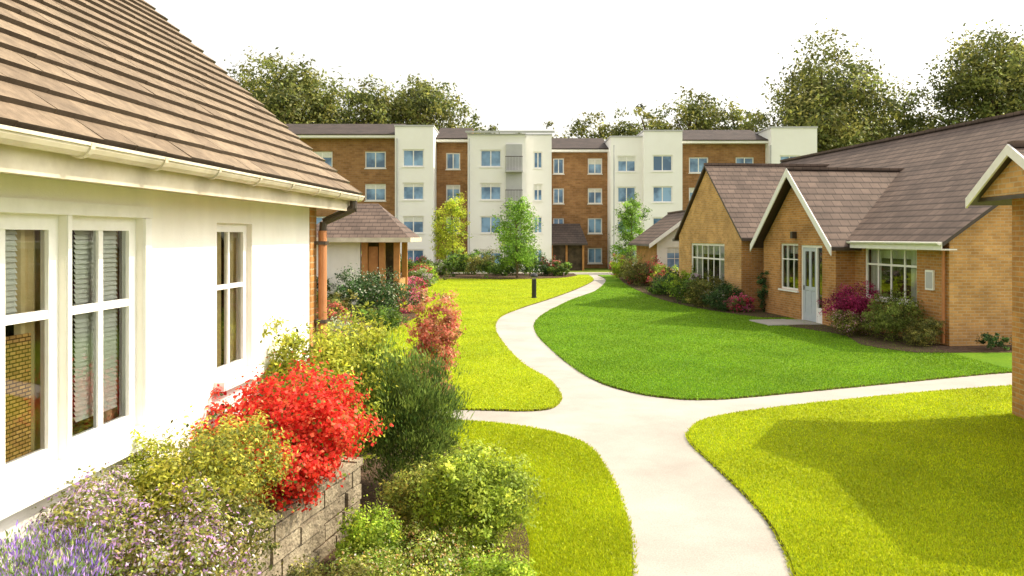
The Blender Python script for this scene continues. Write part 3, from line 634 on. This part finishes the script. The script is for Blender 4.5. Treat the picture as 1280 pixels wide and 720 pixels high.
e=empty('small_bungalow'); F=Fr((7.7,42.5,0),(1,0)); b=B(F)
b.wall(0,5,0,2.4,M_render,[(.5,.9,.9,1.2)],gable=(2.0,3.9)); b.box(0,.1,.01,7,0,2.4,M_brick); b.obj('walls',e)
window(F,.5,.9,.9,1.2,2,2,e,far=True)
gableroof(F,-.5,5.2,2.0,2.25,4.1,-.5,7,M_tile,e,barge=M_white,t=.1)
# ------------------------------------------------------------------ apartments
e=empty('apartment_building')
WZ=[.4,2.9,5.4,7.9]
def block(x0,x1,y,zt,m,cols,dep=10,roof=False,w=1.6,h=1.3,rows=(0,1,2,3)):
    F=Fr((x0,y,0),(1,0)); b=B(F); L=x1-x0; ops=[]
    for cx in cols:
        cw=w
        if isinstance(cx,tuple): cx,cw=cx
        for r in rows: ops.append((cx-x0-cw/2,WZ[r],cw,h))
    b.wall(0,L,0,zt,m,ops,rev=.18)
    b.face([(L,0,0),(L,dep,0),(L,dep,zt),(L,0,zt)],m); b.face([(0,dep,0),(0,0,0),(0,0,zt),(0,dep,zt)],m)
    b.face([(L,dep,0),(0,dep,0),(0,dep,zt),(L,dep,zt)],m)
    b.box(-.05,L+.05,-.05,dep,zt,zt+.13,M_metal if m is not M_renderA else M_grey)
    b.obj('block_walls',e)
    for o in ops: window(F,o[0],o[1],o[2],o[3],2,1,e,y=.08,fw=.09,bw=.08,far=True,name='flat_window')
    if roof:
        b=B(F); z=zt+.15
        b.box(-.1,L+.1,-.75,-.05,zt-.12,zt+.1,M_white)
        b.slab([(-.1,-.8,z),(L+.1,-.8,z),(L+.1,4.5,z+1.5),(-.1,4.5,z+1.5)],M_tileA,.08); b.slab([(L+.1,dep+.5,z),(-.1,dep+.5,z),(-.1,4.5,z+1.5),(L+.1,4.5,z+1.5)],M_tileA,.08)
        b.face([(-.1,-.8,z),(-.1,4.5,z+1.5),(-.1,dep+.5,z)],M_brickA); b.face([(L+.1,-.8,z),(L+.1,4.5,z+1.5),(L+.1,dep+.5,z)],M_brickA)
        b.obj('block_roof',e)
block(-19.5,-8.8,61.5,10.3,M_brickA,[-14.6,-10.5,(-17.5,1.4)],roof=True)
block(-8.78,-5.9,60,10.9,M_renderA,[-7.4])
block(-5.9,-3.35,62.5,10.1,M_brickA,[(-4.6,1.1)],roof=True)
block(-3.34,1.0,60.3,10.3,M_renderA,[-1.6])
block(1.0,3.05,61.6,10.45,M_renderA,[(2.0,.7)])
block(3.05,8.0,67,9.8,M_brickA,[(3.9,.9),(6.95,1.2)],roof=True)
block(8.0,10.6,64.9,10.7,M_renderA,[(9.3,1.5)])
block(10.6,13.7,64.3,11.1,M_renderA,[12.1])
block(13.7,20.9,66,10.4,M_brickA,[15.4,(19.2,1.5)],roof=True)
block(20.9,24.6,64.5,11.4,M_renderA,[22.4])
b=B(Fr((0,0,0),(1,0)))
b.box(-.45,.75,60.1,60.29,.2,9.6,M_grey)
for z in (2.6,5.1,7.6):
    b.box(-.5,.8,59.5,60.28,z-.12,z,M_grey)
    for k in range(12): b.box(-.48+k*.112,-.46+k*.112,59.5,59.53,z,z+1.0,M_metal)
    b.box(-.5,.8,59.49,59.54,z+1.0,z+1.05,M_metal)
b.box(-3.5,3.2,60.0,60.2,10.46,10.6,M_grey)
for x in (-8.6,-3.2,8.2,20.8): b.tube([(x,59.9 if x<0 else 64.3,.1),(x,59.9 if x<0 else 64.3,10)],[.06,.06],M_grey,6)
b.obj('balconies_and_trim',e)
b=B(Fr((3.0,62.5,0),(1,0)))
b.box(.1,2.6,.3,4,0,2.1,M_dark)
for xx in (.05,1.2,2.5): b.box(xx,xx+.15,.1,.28,0,2.1,M_wood)
for q in ([(-.2,-.3,2.1),(2.9,-.3,2.1),(2.5,2.4,3.7),(.2,2.4,3.7)],[(2.9,-.3,2.1),(2.9,4.5,2.1),(2.5,4.5,3.7),(2.5,2.4,3.7)],[(-.2,4.5,2.1),(-.2,-.3,2.1),(.2,2.4,3.7),(.2,4.5,3.7)]):
    b.face(q,M_tileA)
b.box(-.2,2.9,-.33,-.3,1.98,2.12,M_metal); b.obj('entrance_canopy',e)
# ------------------------------------------------------------------ bollard light
e=empty('bollard_light'); b=B(Fr((.95,34.5,0),(1,0)))
b.tube([(0,0,0),(0,0,.84)],[.1,.1],M_black,16); b.tube([(0,0,.84),(0,0,.93)],[.07,.07],M_grey,16)
b.tube([(0,0,.93),(0,0,.97),(0,0,1.06),(0,0,1.1)],[.16,.17,.14,.02],M_black,16); b.tube([(0,0,0),(0,0,.05)],[.15,.13],M_black,16)
b.obj('post_and_cap',e)
# ------------------------------------------------------------------ light
el=math.radians(45); az=math.radians(76)
S=Vector((math.cos(el)*math.sin(az),math.cos(el)*math.cos(az),math.sin(el)))
sl=bpy.data.lights.new('sun','SUN'); sl.energy=5; sl.angle=math.radians(.5); sl.color=(1,.89,.66)
so=bpy.data.objects.new('sun',sl); sc.collection.objects.link(so); so.rotation_euler=(-S).to_track_quat('-Z','Y').to_euler(); so.location=(30,10,30)
w=bpy.data.worlds.new('World'); sc.world=w; w.use_nodes=True; nd=w.node_tree.nodes; lk=w.node_tree.links
bg=nd['Background']; sk=nd.new('ShaderNodeTexSky'); sk.sky_type='NISHITA'; sk.sun_disc=False; sk.sun_elevation=el; sk.sun_rotation=az
sk.dust_density=6; sk.air_density=1; sk.ozone_density=1
hs=nd.new('ShaderNodeHueSaturation'); hs.inputs['Saturation'].default_value=.25; hs.inputs['Value'].default_value=1.5
ad=nd.new('ShaderNodeMix'); ad.data_type='RGBA'; ad.blend_type='ADD'; ad.inputs[0].default_value=1; ad.inputs[7].default_value=(3.9,3.6,3.0,1)
lk.new(sk.outputs[0],hs.inputs['Color']); lk.new(hs.outputs[0],ad.inputs[6]); lk.new(ad.outputs[2],bg.inputs[0]); bg.inputs[1].default_value=.15
# ------------------------------------------------------------------ camera
cd=bpy.data.cameras.new('camera'); co=bpy.data.objects.new('camera',cd); sc.collection.objects.link(co)
co.location=(0,0,H); co.rotation_euler=(math.radians(90),0,0); cd.sensor_width=36; cd.lens=36*1000/1280
cd.shift_y=-65/1280; cd.clip_start=.05; cd.clip_end=2000; sc.camera=co
sc.view_settings.view_transform='Standard'; sc.view_settings.look='None'; sc.view_settings.exposure=0
